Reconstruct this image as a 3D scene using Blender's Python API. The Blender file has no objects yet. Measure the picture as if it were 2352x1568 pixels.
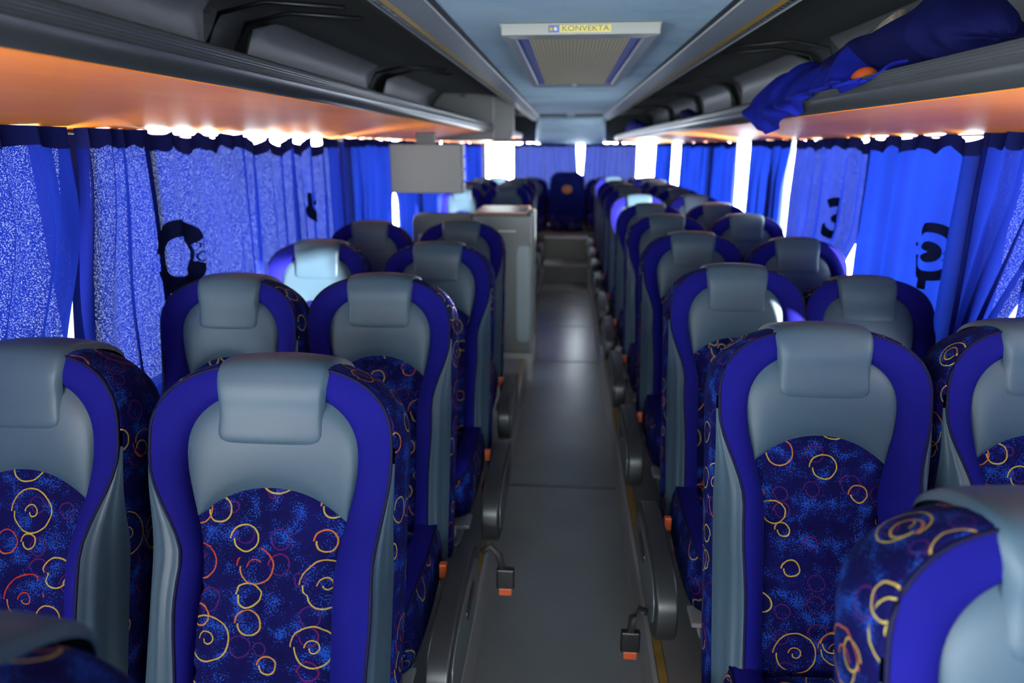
import bpy, bmesh, math, random
from mathutils import Vector, noise
PI = math.pi
S = bpy.context.scene
C = S.collection
random.seed(4)

# ------------------------------------------------------------------ helpers
def mk(name, vs, fs, mat, parent=None, smooth=True, uv=None, bevel=0):
    me = bpy.data.meshes.new(name)
    me.from_pydata([tuple(v) for v in vs], [], fs)
    if uv:
        l = me.uv_layers.new(name='UVMap')
        for lp in me.loops:
            l.data[lp.index].uv = uv[lp.vertex_index]
    me.validate()
    bm = bmesh.new(); bm.from_mesh(me)
    bmesh.ops.recalc_face_normals(bm, faces=bm.faces)
    bm.to_mesh(me); bm.free()
    if smooth:
        for p in me.polygons: p.use_smooth = True
    me.materials.append(mat)
    o = bpy.data.objects.new(name, me); C.objects.link(o)
    if parent: o.parent = parent
    if bevel:
        m = o.modifiers.new('bevel', 'BEVEL'); m.width = bevel; m.segments = 3; m.limit_method = 'ANGLE'
        for p in me.polygons: p.use_smooth = True
        w = o.modifiers.new('wn', 'WEIGHTED_NORMAL')
    return o

class MB:
    def __init__(s): s.v = []; s.f = []; s.uv = []
    def grid(s, rows, close=False, uvf=None):
        b = len(s.v); n = len(rows); m = len(rows[0])
        for i, r in enumerate(rows):
            for j, p in enumerate(r):
                s.v.append(tuple(p)); s.uv.append(uvf(i, j) if uvf else (0, 0))
        for i in range(n - 1):
            for j in range(m - 1 + (1 if close else 0)):
                k = (j + 1) % m
                s.f.append((b + i*m + j, b + i*m + k, b + (i+1)*m + k, b + (i+1)*m + j))
        return s
    def box(s, x0, x1, y0, y1, z0, z1):
        b = len(s.v)
        for x in (x0, x1):
            for y in (y0, y1):
                for z in (z0, z1): s.v.append((x, y, z)); s.uv.append((x + y, z))
        for f in ((0,1,3,2),(4,6,7,5),(0,4,5,1),(2,3,7,6),(0,2,6,4),(1,5,7,3)):
            s.f.append(tuple(b + i for i in f))
        return s
    def tube(s, pts, r, n=8, cap=True):
        pts = [Vector(p) for p in pts]; rows = []
        for i, p in enumerate(pts):
            t = (pts[min(i+1, len(pts)-1)] - pts[max(i-1, 0)]).normalized()
            a = Vector((0, 0, 1)) if abs(t.z) < .9 else Vector((1, 0, 0))
            u = t.cross(a).normalized(); w = t.cross(u)
            rr = r[i] if isinstance(r, (list, tuple)) else r
            rows.append([p + u*rr*math.cos(2*PI*k/n) + w*rr*math.sin(2*PI*k/n) for k in range(n)])
        b = len(s.v); s.grid(rows, close=True)
        if cap:
            s.f.append(tuple(b + k for k in range(n))); e = b + (len(rows)-1)*n
            s.f.append(tuple(e + k for k in range(n)))
        return s
    def prism(s, poly, fn, d0, d1):
        """poly: 2-D outline; fn(a,b,d) -> point"""
        b = len(s.v); n = len(poly)
        for d in (d0, d1):
            for a, c in poly: s.v.append(tuple(fn(a, c, d))); s.uv.append((a, c))
        s.f.append(tuple(b + i for i in range(n))); s.f.append(tuple(b + n + i for i in range(n)))
        for i in range(n): s.f.append((b+i, b+(i+1) % n, b+n+(i+1) % n, b+n+i))
        return s
    def build(s, name, mat, parent=None, smooth=True, bevel=0):
        return mk(name, s.v, s.f, mat, parent, smooth, s.uv, bevel)

def empty(name, loc=(0, 0, 0), rz=0):
    o = bpy.data.objects.new(name, None); C.objects.link(o); o.location = loc; o.rotation_euler.z = rz
    o.empty_display_size = .05
    return o
def tag(o, label, cat, group=None, kind=None):
    o['label'] = label; o['category'] = cat
    if group: o['group'] = group
    if kind: o['kind'] = kind
    return o
def struct(o):
    o['kind'] = 'structure'; return o
def children(o): return list(o.children)
def copy_tree(o, parent=None):
    c = o.copy(); C.objects.link(c); c.parent = parent
    for ch in children(o): copy_tree(ch, c)
    return c
def lerp(a, b, t): return a + (b - a)*t
def sstep(a, b, x):
    t = min(1, max(0, (x - a)/(b - a))); return t*t*(3 - 2*t)

# ------------------------------------------------------------------ materials
class NT:
    def __init__(s, name):
        s.m = bpy.data.materials.new(name); s.m.use_nodes = True
        s.t = s.m.node_tree; s.t.nodes.clear()
        s.out = s.t.nodes.new('ShaderNodeOutputMaterial')
    def n(s, typ, ins=None, **kw):
        nd = s.t.nodes.new('ShaderNode' + typ)
        for k, v in kw.items(): setattr(nd, k, v)
        for k, v in (ins or {}).items():
            sock = nd.inputs[k]
            if hasattr(v, 'is_linked') or isinstance(v, bpy.types.NodeSocket): s.t.links.new(v, sock)
            else: sock.default_value = v
        return nd
    def math(s, op, a, b=0.0, c=0.0, clamp=False):
        nd = s.t.nodes.new('ShaderNodeMath'); nd.operation = op; nd.use_clamp = clamp
        for i, v in enumerate((a, b, c)):
            if isinstance(v, bpy.types.NodeSocket): s.t.links.new(v, nd.inputs[i])
            else: nd.inputs[i].default_value = v
        return nd.outputs[0]
    def mix(s, f, a, b, mode='MIX'):
        nd = s.t.nodes.new('ShaderNodeMix'); nd.data_type = 'RGBA'; nd.blend_type = mode
        for i, v in ((0, f), (6, a), (7, b)):
            if isinstance(v, bpy.types.NodeSocket): s.t.links.new(v, nd.inputs[i])
            else: nd.inputs[i].default_value = v if not isinstance(v, tuple) or len(v) == 4 else (*v, 1)
        return nd.outputs[2]
    def ramp(s, f, stops):
        nd = s.t.nodes.new('ShaderNodeValToRGB'); s.t.links.new(f, nd.inputs[0])
        e = nd.color_ramp.elements
        while len(e) < len(stops): e.new(.5)
        for el, (p, c) in zip(e, stops): el.position = p; el.color = (*c, 1)
        return nd.outputs[0]
    def link(s, a, b): s.t.links.new(a, b)
    def pbsdf(s, **kw):
        nd = s.t.nodes.new('ShaderNodeBsdfPrincipled')
        for k, v in kw.items():
            k = k.replace('_', ' ')
            if isinstance(v, bpy.types.NodeSocket): s.t.links.new(v, nd.inputs[k])
            else: nd.inputs[k].default_value = (*v, 1) if isinstance(v, tuple) and len(v) == 3 else v
        s.t.links.new(nd.outputs[0], s.out.inputs[0]); return nd
    def bump(s, h, strength, dist=.002):
        return s.n('Bump', {'Height': h, 'Strength': strength, 'Distance': dist}).outputs[0]
    def coord(s, which='Object'): return s.n('TexCoord').outputs[which]

def plain(name, col, rough=.5, metal=0, spec=.5, bump=0, bscale=400, var=0, vscale=4):
    col = tuple(x*K for x in col)
    t = NT(name); c = col; kw = {}
    co = t.coord()
    if var:
        nz = t.n('TexNoise', {'Vector': co, 'Scale': vscale, 'Detail': 4.0}).outputs[0]
        c = t.mix(nz, tuple(x*(1 - var) for x in col), tuple(min(1, x*(1 + var)) for x in col))
    if bump:
        nz = t.n('TexNoise', {'Vector': co, 'Scale': float(bscale), 'Detail': 2.0}).outputs[0]
        kw['Normal'] = t.bump(nz, bump)
    t.pbsdf(Base_Color=c, Roughness=rough, Metallic=metal, Specular_IOR_Level=spec, **kw)
    return t.m

def emat(name, col, strength):
    t = NT(name)
    e = t.n('Emission', {'Color': (*col, 1), 'Strength': strength}); t.link(e.outputs[0], t.out.inputs[0]); return t.m

K = .4
M = {}
M['leather'] = plain('grey_leather', (.060, .112, .165), .46, spec=.22, bump=.12, bscale=700, var=.06, vscale=9)
def velour(name, col):
    t = NT(name); co = t.coord()
    n1 = t.n('TexNoise', {'Vector': co, 'Scale': 7.0, 'Detail': 3.0}).outputs[0]
    n2 = t.n('TexNoise', {'Vector': co, 'Scale': 900.0}).outputs[0]
    c = t.mix(n1, tuple(x*.75 for x in col), tuple(x*1.25 for x in col))
    b = t.pbsdf(Base_Color=c, Roughness=.8, Sheen_Weight=.02, Sheen_Roughness=.4, Sheen_Tint=(.1, .15, .9), Specular_IOR_Level=.04,
                Normal=t.bump(n2, .15, .001))
    return t.m
M['velour'] = velour('blue_velour', (.0038, .0036, .084))
M['piping'] = plain('navy_piping', (.006, .006, .05), .7, spec=.1)

def pattern():
    t = NT('ring_pattern_fabric')
    uv = t.n('UVMap').outputs[0]
    rnd = t.n('ObjectInfo').outputs['Random']
    off = t.n('CombineXYZ', {0: t.math('MULTIPLY', rnd, 7.3), 1: t.math('MULTIPLY', rnd, 31.7)}).outputs[0]
    p = t.n('VectorMath', {0: uv, 1: off}, operation='ADD').outputs[0]
    # blue flecks in patches
    big = t.n('TexNoise', {'Vector': p, 'Scale': 24.0, 'Detail': 3.0}).outputs[0]
    fine = t.n('TexNoise', {'Vector': p, 'Scale': 330.0, 'Detail': 1.0}).outputs[0]
    thr = t.math('ADD', 1.16, t.math('MULTIPLY', big, -1.08))
    fl = t.math('MULTIPLY', t.math('SUBTRACT', fine, thr), 30.0, clamp=True)
    base = t.mix(t.n('TexNoise', {'Vector': p, 'Scale': 9.0}).outputs[0], (.0010, .0009, .012), (.0034, .003, .05))
    col = t.mix(t.math('MULTIPLY', fl, .8), base, (.007, .036, .22))
    wob = t.n('TexNoise', {'Vector': p, 'Scale': 26.0}).outputs['Color']
    wp = t.n('VectorMath', {0: p, 1: t.n('VectorMath', {0: wob, 'Scale': .008}, operation='SCALE').outputs[0]}, operation='ADD').outputs[0]
    dash = t.n('TexNoise', {'Vector': p, 'Scale': 480.0}).outputs[0]
    dash = t.math('MULTIPLY', t.math('SUBTRACT', dash, .33), 9.0, clamp=True)
    def rings(scale, rmin, rmax, w, stops, shift, keep, inner):
        nonlocal col
        q = t.n('VectorMath', {0: wp, 1: (shift, shift*.37, 0)}, operation='ADD').outputs[0]
        v = t.n('TexVoronoi', {'Vector': q, 'Scale': scale, 'Randomness': .62}, voronoi_dimensions='2D')
        d = v.outputs['Distance']; sep = t.n('SeparateColor', {0: v.outputs['Color']})
        cr, cg, cb = sep.outputs[0], sep.outputs[1], sep.outputs[2]
        # angle around the cell centre makes the line a spiral
        dv = t.n('VectorMath', {0: t.n('VectorMath', {0: q, 'Scale': scale}, operation='SCALE').outputs[0],
                                1: t.n('VectorMath', {0: v.outputs['Position'], 'Scale': scale}, operation='SCALE').outputs[0]}, operation='SUBTRACT').outputs[0]
        sx = t.n('SeparateXYZ', {0: dv})
        ang = t.math('DIVIDE', t.math('ARCTAN2', sx.outputs[1], sx.outputs[0]), 2*PI)
        r = t.math('MULTIPLY_ADD', cr, rmax - rmin, rmin)
        r = t.math('ADD', r, t.math('MULTIPLY', ang, .07))
        ln = t.math('SUBTRACT', 1.0, t.math('DIVIDE', t.math('ABSOLUTE', t.math('SUBTRACT', d, r)), w), clamp=True)
        ln = t.math('MULTIPLY', ln, 3.0, clamp=True)
        if inner:
            r2 = t.math('MULTIPLY_ADD', ang, .1, .11)
            l2 = t.math('SUBTRACT', 1.0, t.math('DIVIDE', t.math('ABSOLUTE', t.math('SUBTRACT', d, r2)), w*.9), clamp=True)
            l2 = t.math('MULTIPLY', l2, 3.0, clamp=True)
            l2 = t.math('MULTIPLY', l2, t.math('GREATER_THAN', r, lerp(rmin, rmax, .55)))
            ln = t.math('MAXIMUM', ln, l2)
        ln = t.math('MULTIPLY', ln, t.math('LESS_THAN', cb, keep))
        ln = t.math('MULTIPLY', ln, t.math('MULTIPLY_ADD', dash, .65, .35))
        hue = t.math('ADD', cg, t.math('MULTIPLY', ang, .5), clamp=True)
        col = t.mix(ln, col, t.ramp(hue, stops))
    rings(15.0, .15, .33, .027, [(0, (.03, .006, .055)), (.6, (.02, .005, .055)), (1, (.06, .005, .035))], 3.1, .5, False)
    rings(13.5, .2, .33, .025, [(0, (.21, .18, .025)), (.6, (.21, .15, .025)), (1, (.21, .06, .012))], 7.7, .28, False)
    rings(9.5, .2, .43, .016, [(0, (.21, .18, .025)), (.5, (.21, .14, .02)), (.78, (.21, .06, .012)), (1, (.18, .016, .008))], 0.0, .64, True)
    nz = t.n('TexNoise', {'Vector': p, 'Scale': 600.0}).outputs[0]
    t.pbsdf(Base_Color=col, Roughness=.85, Sheen_Weight=.02, Sheen_Tint=(.1, .2, .9), Specular_IOR_Level=.04, Normal=t.bump(nz, .3, .001))
    return t.m
M['pattern'] = pattern()

def curtain_mat(name, tr, df, holes):
    t = NT(name); co = t.coord()
    w = t.n('TexNoise', {'Vector': co, 'Scale': 340.0, 'Detail': 1.0}).outputs[0]
    w2 = t.n('TexNoise', {'Vector': co, 'Scale': 3.0, 'Detail': 3.0}).outputs[0]
    a = t.mix(w2, tuple(x*.7 for x in tr), tuple(x*1.3 for x in tr))
    T = t.n('BsdfTranslucent', {'Color': a}).outputs[0]
    D = t.n('BsdfDiffuse', {'Color': (*df, 1)}).outputs[0]
    sh = t.n('AddShader', {0: T, 1: D}).outputs[0]
    if holes:
        f = t.math('MULTIPLY', t.math('SUBTRACT', w, .52), 6.0, clamp=True)
        f = t.math('MULTIPLY', f, holes)
        X = t.n('BsdfTransparent', {'Color': (.75, .85, 1, 1)}).outputs[0]
        sh = t.n('MixShader', {0: f, 1: sh, 2: X}).outputs[0]
    t.link(sh, t.out.inputs[0]); return t.m
M['curtain'] = curtain_mat('blue_curtain_cloth', (.0005, .0014, .0165), (.005, .008, .09), .017)
M['curtain_deep'] = curtain_mat('blue_curtain_cloth_deep', (.0004, .0018, .021), (.006, .009, .1), .002)
M['tape'] = curtain_mat('navy_heading_tape', (.0003, .0007, .007), (.006, .008, .05), 0)
M['emblem'] = curtain_mat('navy_print', (.0002, .0004, .0022), (.004, .006, .025), 0)
M['cloth'] = velour('blue_satin_cloth', (.006, .01, .17))
M['cloth_dark'] = velour('navy_cloth', (.003, .0035, .03))
def wood():
    t = NT('orange_wood_laminate'); co = t.coord()
    mp = t.n('Mapping', {'Vector': co, 'Scale': (3, .45, 3)}).outputs[0]
    n1 = t.n('TexNoise', {'Vector': mp, 'Scale': 3.0, 'Detail': 5.0, 'Roughness': .6}).outputs[0]
    c = t.ramp(n1, [(.25, (.88, .21, .015)), (.55, (.95, .26, .02)), (.8, (.97, .32, .03))])
    t.pbsdf(Base_Color=c, Roughness=.5, Specular_IOR_Level=.3); return t.m
M['wood'] = wood()
M['rail'] = plain('dark_grey_rail_plastic', (.05, .054, .058), .34, bump=.02)
M['liner'] = plain('dark_rack_liner', (.115, .12, .115), .7)
M['bay'] = plain('grey_embossed_vinyl', (.31, .31, .315), .5, bump=.5, bscale=160)
M['pocket'] = plain('black_pocket_plastic', (.012, .014, .014), .45)
def ceil():
    t = NT('blue_grey_ceiling_fabric'); co = t.coord()
    n1 = t.n('TexNoise', {'Vector': co, 'Scale': 2.2, 'Detail': 6.0, 'Roughness': .65}).outputs[0]
    c = t.ramp(n1, [(.3, (.18, .27, .33)), (.5, (.235, .34, .40)), (.75, (.29, .38, .43))])
    n2 = t.n('TexNoise', {'Vector': co, 'Scale': 500.0}).outputs[0]
    t.pbsdf(Base_Color=c, Roughness=.85, Normal=t.bump(n2, .2), Specular_IOR_Level=.2); return t.m
M['ceiling'] = ceil()
M['panel'] = plain('blue_grey_satin_panel', (.30, .34, .39), .5, var=.08)
M['lip'] = plain('pale_grey_trim', (.36, .40, .40), .4)
M['perf'] = plain('grey_perforated_strip', (.20, .205, .20), .5)
M['yellow'] = plain('yellow_line', (.75, .47, .05), .5)
M['yellow_worn'] = plain('worn_yellow_tape', (.45, .3, .06), .6, var=.4, vscale=20)
M['black'] = plain('black_plastic', (.008, .008, .009), .4)
M['gap_shade'] = plain('black_gap_shade', (.01, .01, .01), .7)
M['floor'] = plain('grey_vinyl_floor', (.30, .315, .32), .26, var=.18, vscale=3, bump=.03, bscale=200)
M['riser'] = plain('brown_grey_riser', (.16, .14, .12), .5)
M['nosing'] = plain('pale_step_nosing', (.5, .52, .52), .35)
M['wall'] = plain('dark_wall_trim', (.05, .06, .08), .6)
M['pillar'] = plain('blue_grey_pillar', (.05, .08, .13), .45)
M['arm'] = plain('dark_grey_armrest_plastic', (.034, .037, .04), .4, bump=.08, bscale=900)
M['arm_in'] = plain('mid_grey_armrest_inlay', (.13, .16, .175), .35)
M['white_metal'] = plain('white_painted_steel', (.7, .74, .76), .35)
M['steel'] = plain('grey_steel', (.35, .37, .4), .35, metal=.6)
M['orange'] = plain('orange_plastic', (.85, .13, .03), .4)
M['belt'] = plain('black_webbing', (.012, .012, .014), .7)
M['tv'] = plain('grey_monitor_back', (.235, .235, .225), .5, bump=.1, bscale=600)
M['pale'] = plain('pale_plastic', (.55, .57, .55), .4)
M['moulded'] = plain('warm_grey_moulded_plastic', (.30, .29, .275), .5)
M['cab'] = plain('grey_green_cabinet', (.17, .2, .195), .45)
M['cab_dark'] = plain('dark_grey_panel', (.075, .085, .085), .45)
M['cab_light'] = plain('pale_blue_grey_door_strip', (.36, .46, .5), .3)
M['cab_top'] = plain('tan_cabinet_top', (.42, .21, .12), .4)
M['frame'] = plain('beige_vent_frame', (.34, .335, .29), .45)
M['filter'] = plain('blue_filter_mat', (.06, .10, .55), .6)
def grille():
    t = NT('beige_air_grille'); co = t.coord()
    sx = t.n('SeparateXYZ', {0: co})
    def bars(o): return t.math('GREATER_THAN', t.math('ABSOLUTE', t.math('SUBTRACT', t.math('FRACT', t.math('MULTIPLY', o, 85.0)), .5)), .3)
    b = t.math('MAXIMUM', bars(sx.outputs[0]), bars(sx.outputs[1]))
    c = t.mix(b, (.16, .13, .07), (.36, .30, .17))
    t.pbsdf(Base_Color=c, Roughness=.6, Normal=t.bump(b, .5)); return t.m
M['grille'] = grille()
M['sign_y'] = plain('yellow_sign', (.8, .62, .04), .4)
M['sign_b'] = plain('blue_sign', (.03, .07, .42), .4)
M['sign_w'] = plain('white_print', (.85, .87, .9), .4)
M['sign_t'] = plain('olive_print', (.12, .13, .07), .4)
M['cover'] = velour('navy_seat_cover', (.004, .008, .08))
M['patch'] = plain('orange_emblem_print', (.75, .27, .06), .7)
M['cup'] = plain('tan_dotted_card', (.4, .33, .25), .6, var=.9, vscale=90)
def glass():
    t = NT('window_glass')
    g = t.n('BsdfGlossy', {'Color': (1, 1, 1, 1), 'Roughness': .0}).outputs[0]
    tr = t.n('BsdfTransparent', {'Color': (.92, .96, .97, 1)}).outputs[0]
    lw = t.n('LayerWeight', {'Blend': .12}).outputs[0]
    f = t.math('MULTIPLY', lw, .5, clamp=True)
    t.link(t.n('MixShader', {0: f, 1: tr, 2: g}).outputs[0], t.out.inputs[0]); return t.m
M['glass'] = glass()

# ------------------------------------------------------------------ seat
HS = -.11                     # the back reaches this far below its pivot
def ucurve(wf, h0, hb, p, ns=24, na=30, hs=0, wf2=None):
    wf2 = wf2 or wf
    pts = []
    w0 = wf(h0)
    for i in range(ns): h = lerp(hs, h0, i/ns); pts.append((-wf(h), h))
    for i in range(na + 1):
        a = PI - PI*i/na; c, s_ = math.cos(a), math.sin(a)
        pts.append((w0*math.copysign(abs(c)**(2/p), c), h0 + hb*abs(s_)**(2/p)))
    for i in range(ns - 1, -1, -1): h = lerp(hs, h0, i/ns); pts.append((wf2(h), h))
    return pts
def normals(cv):
    out = []
    for i in range(len(cv)):
        a = cv[max(0, i-1)]; b = cv[min(len(cv)-1, i+1)]
        dx, dy = b[0]-a[0], b[1]-a[1]; l = math.hypot(dx, dy) or 1
        out.append((-dy/l, dx/l))
    return out
def offset(cv, d): return [(p[0]+n[0]*d, p[1]+n[1]*d) for p, n in zip(cv, normals(cv))]
def lens(cv):
    s = [0]
    for a, b in zip(cv, cv[1:]): s.append(s[-1] + math.hypot(b[0]-a[0], b[1]-a[1]))
    return s

def xi_b(h): return lerp(.125, .168, sstep(.34, .57, h)) + .004*math.sin(h*9)
def xo_b(h): return .180 + .050*sstep(.36, .57, h) + .010*math.exp(-((h-.30)/.1)**2)
def w_b(h): return .234 + .002*sstep(.4, .58, h)
def n0(h): return .016*math.exp(-((h-.2)/.16)**2) + .022*sstep(.42, .66, h) - .012*sstep(.68, .77, h)
def bol(h): return lerp(.055 + .022*math.exp(-((h-.31)/.12)**2), .016, sstep(.36, .6, h))
def P(a, h, n): return (a, -n, h)

def seat_meshes(skew=0):
    """backrest and cushion pieces in their own local frames; returns a dict of mesh objects (unlinked later)"""
    I = ucurve(xi_b, .575, .128, 2.3, hs=HS); dx = lambda h: skew*(1 - sstep(.36, .57, h))
    O = ucurve(lambda h: xo_b(h) - dx(h), .60, .152, 2.5, hs=HS, wf2=lambda h: xo_b(h) + dx(h)); G = ucurve(w_b, .60, .158, 2.5, hs=HS)
    N = len(I); lo = lens(O)
    nI = [n0(p[1]) - .004 for p in I]
    nO = [n0(p[1]) + .72*bol(p[1]) for p in O]
    out = {}
    # blue bolster band
    m = MB(); nq = 12; rows = []
    for q in range(nq + 1):
        t = q/nq; r = []
        for k in range(N):
            x = lerp(I[k][0], O[k][0], t); h = lerp(I[k][1], O[k][1], t)
            b = bol(h)*math.sin(PI*lerp(.54, .74, sstep(.4, .57, h))*t**.62)
            if skew and x < 0: b *= lerp(.3, 1, sstep(.38, .56, h))
            wr = .0025*math.sin(h*70 + x*20)*math.exp(-((h-.42)/.06)**2)*math.sin(PI*t)
            base = lerp(n0(I[k][1]) - .004, n0(O[k][1]), t)
            r.append(P(x, h, base + b*(1 if t < 1 else 1) + wr))
        rows.append(r)
    m.grid(rows, uvf=lambda i, j: (lo[j], i*.01)); out['bolster'] = (m, 'velour')
    last = rows[-1]
    nO = [-p[1] for p in last]
    # piping
    m = MB(); m.tube([P(O[k][0], O[k][1], nO[k] - .001) for k in range(N)], .0035, 6); out['piping'] = (m, 'piping')
    # grey gusset (lower flanks) : from O to G
    def gf(h): return 1 - sstep(.36, .57, h)
    nG = [lerp(nO[k] - .006, -.012, gf(G[k][1])) for k in range(N)]
    def gus(ks):
        m = MB(); rows = []
        for q in range(11):
            t = q/10; r = []
            for k in ks:
                g = gf(G[k][1])
                x = lerp(O[k][0], G[k][0], t); h = lerp(O[k][1], G[k][1], t)
                n = lerp(nO[k], nG[k], t**1.3) + g*(.006*math.sin(PI*t) + .005*math.sin(5*PI*t + 3*h)*math.sin(PI*t))
                r.append(P(x, h, n))
            rows.append(r)
        m.grid(rows); return m
    half = [k for k in range(N) if G[k][1] < .60]
    L = [k for k in half if k < N//2]; R = [k for k in half if k > N//2]
    out['side_gusset'] = (gus(L), 'leather'); out['side_gusset2'] = (gus(R), 'leather')
    # patterned shell
    m = MB(); rows = []; us = []
    prof = [(0, 0), (.005, -.012), (.008, -.03), (.007, -.055), (.002, -.08), (-.008, -.1), (-.024, -.113), (-.045, -.118)]
    prof = [(d*1.3, n*1.3) for d, n in prof]
    lg = lens(G); u = 0
    for (d, dn) in prof:
        cv = offset(G, d); r = []
        for k in range(N):
            nn = nG[k]*(1 + dn/.154) + dn
            r.append(P(cv[k][0], cv[k][1], nn))
        rows.append(r); us.append(-dn + abs(d))
    m.grid(rows, uvf=lambda i, j: (us[i] + .3, lg[j]))
    tops = [k for k in range(N) if G[k][1] > .585]
    m.grid([[P(O[k][0], O[k][1], nO[k] - .002) for k in tops], [rows[0][k] for k in tops]], uvf=lambda i, j: (.29 + i*.01, lg[tops[0] + j]))
    # close the back
    lastr = rows[-1]; hN = N//2; rows = []
    for k in range(hN + 1):
        a = Vector(lastr[k]); b = Vector(lastr[N-1-k])
        rows.append([a.lerp(b, i/8) + Vector((0, .012*math.sin(PI*i/8), 0)) for i in range(9)])
    m.grid(rows, uvf=lambda i, j: (j*.055, i*.02)); out['backrest'] = (m, 'pattern')
    # arch line between leather and pattern
    def arch(s): return .452 + .062*(1 - abs(s)**2.1)
    k0 = min(range(hN), key=lambda k: abs(I[k][1] - .452))
    T = I[k0:N-k0]; lt = lens(T); nt = len(T)
    m = MB(); rows = []; na = 12
    xw = abs(T[0][0])
    for v in range(na + 1):
        r = []
        for j in range(nt):
            s = -1 + 2*lt[j]/lt[-1]; s_ = max(-1, min(1, s*1.0))
            A = (s_*xw, arch(s_)); t = v/na
            x = lerp(A[0], T[j][0], t); h = lerp(A[1], T[j][1], t)
            puff = .016*(math.sin(PI*min(1, t*.5 + .02 + .48*t))**.5 if 0 < t < 1 else 0)*(1 - abs(s)**6)
            r.append(P(x, h, n0(h) - .004 + puff*(1 - .25*(x/.17)**2)))
        rows.append(r)
    m.grid(rows); out['leather_panel'] = (m, 'leather')
    # patterned centre panel
    m = MB(); rows = []; nv, nsx = 60, 24
    for v in range(nv + 1):
        r = []
        for j in range(nsx + 1):
            s = -1 + 2*j/nsx; h = lerp(HS, arch(s), v/nv); x = s*xi_b(h)
            e = (1 - abs(s)**8)*(min(1, (1 - v/nv)*14))**.5
            n = n0(h) - .004 + .010*e
            for hc, am in ((.31, .010), (.155, .009)):
                hh = hc + .006*math.sin(s*5 + hc*30) + .012*s*s
                n -= am*math.exp(-((h-hh)/.007)**2); n += .006*math.exp(-((h-hh+.03)/.03)**2)*e
            r.append(P(x, h, n))
        rows.append(r)
    m.grid(rows, uvf=lambda i, j: (rows[i][j][0], rows[i][j][2])); out['centre_panel'] = (m, 'pattern')
    # headrest pad wrapping over the top
    m = MB(); path = []
    for i in range(17): h = .592 + .135*i/16; path.append((h, n0(h) + .008 + .012*sstep(.65, .72, h)))
    nt_ = path[-1][1]
    for i in range(1, 15):
        a = (PI*.93)*i/14
        path.append((.727 + .046*math.sin(a)**.75, nt_ - (nt_ + .157)*(1 - math.cos(a))/2))
    for i in range(1, 6): path.append((path[30][0] - .014*i, -.161))
    rows = []
    for i, (h, n) in enumerate(path):
        r = []; v = i/16
        hw = .108 - .006*math.sin(min(1, v)*PI) + .004*sstep(1, 1.4, v)
        if i < 4: hw -= .026*(1 - i/4)**2.2
        for j in range(27):
            s = -1 + 2*j/26
            s = math.copysign(abs(s)**.8, s)
            th = .0075*(1 - abs(s)**16)*(1 if i > 2 else (0, .55, .85)[i]) - (.006 if abs(s) > .999 or i == 0 else 0)
            a = Vector((0, 0)) ; p = path[min(i+1, len(path)-1)]; q = path[max(0, i-1)]
            dx, dy = p[0]-q[0], p[1]-q[1]; l = math.hypot(dx, dy) or 1
            oh, on = -dy/l*th, dx/l*th
            r.append(P(s*hw, h + oh - .009*s*s*sstep(.8, 1.2, v), n + on - .002*s*s))
        rows.append(r)
    m.grid(rows); out['headrest'] = (m, 'leather')
    # ---- cushion, local frame: x, -f, z(top = 0)
    def Q(a, f, n): return (a, -f, n)
    Ic = ucurve(lambda f: .135 + .01*f, .385, .05, 3); Oc = ucurve(lambda f: .205 + .012*math.sin(f*6), .36, .105, 3.2)
    rows = []; m = MB()
    for q in range(11):
        t = q/10; r = []
        for k in range(N):
            x = lerp(Ic[k][0], Oc[k][0], t); f = lerp(Ic[k][1], Oc[k][1], t)
            fr = sstep(.36, .48, f)
            r.append(Q(x, f, .035*math.sin(PI*.74*t**.65)*(1 - .6*fr) - .035*fr*t))
        rows.append(r)
    m.grid(rows); out['seat_bolster'] = (m, 'velour')
    edge = rows[-1]
    m = MB(); m.tube([Vector(p) for p in edge], .0035, 6); out['seat_piping'] = (m, 'piping')
    m = MB(); rows = []; lc = lens(Oc)
    for i, (d, z) in enumerate([(0, 0), (.012, -.02), (.018, -.06), (.016, -.11), (.006, -.15), (-.03, -.165)]):
        cv = offset(Oc, d); rows.append([Q(cv[k][0], cv[k][1], edge[k][2]*(1 if i == 0 else .5 if i == 1 else 0) + z) for k in range(N)])
    m.grid(rows, uvf=lambda i, j: (i*.035 + .4, lc[j]))
    lastr = rows[-1]; rows = [[Vector(lastr[k]).lerp(Vector(lastr[N-1-k]), i/2) for i in range(3)] for k in range(hN + 1)]
    m.grid(rows)
    rows = []
    for k in range(hN + 1):
        a = Vector(Ic[k]); b = Vector(Ic[N-1-k]); r = []
        for i in range(11):
            p = a.lerp(b, i/10); r.append(Q(p[0], p[1], .012*math.sin(PI*i/10)**.5))
        rows.append(r)
    m.grid(rows, uvf=lambda i, j: (rows[i][j][0] + 2, rows[i][j][1])); out['seat_cushion'] = (m, 'pattern')
    return out

PLAT = .17
def loz(cf, cz, a, b, p=2.8, n=40):
    return [(cf + a*math.copysign(abs(math.cos(2*PI*i/n))**(2/p), math.cos(2*PI*i/n)),
             cz + b*math.copysign(abs(math.sin(2*PI*i/n))**(2/p), math.sin(2*PI*i/n))) for i in range(n)]
SM = seat_meshes()
SM2 = seat_meshes(.028)
proto = {}
def put(name, key, parent, skewed=False):
    m, mat = (SM2 if skewed else SM)[key]
    if skewed: key = key + '_skew'
    if key not in proto: proto[key] = m.build(name, M[mat], parent); return proto[key]
    o = bpy.data.objects.new(name, proto[key].data); C.objects.link(o); o.parent = parent; return o

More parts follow.
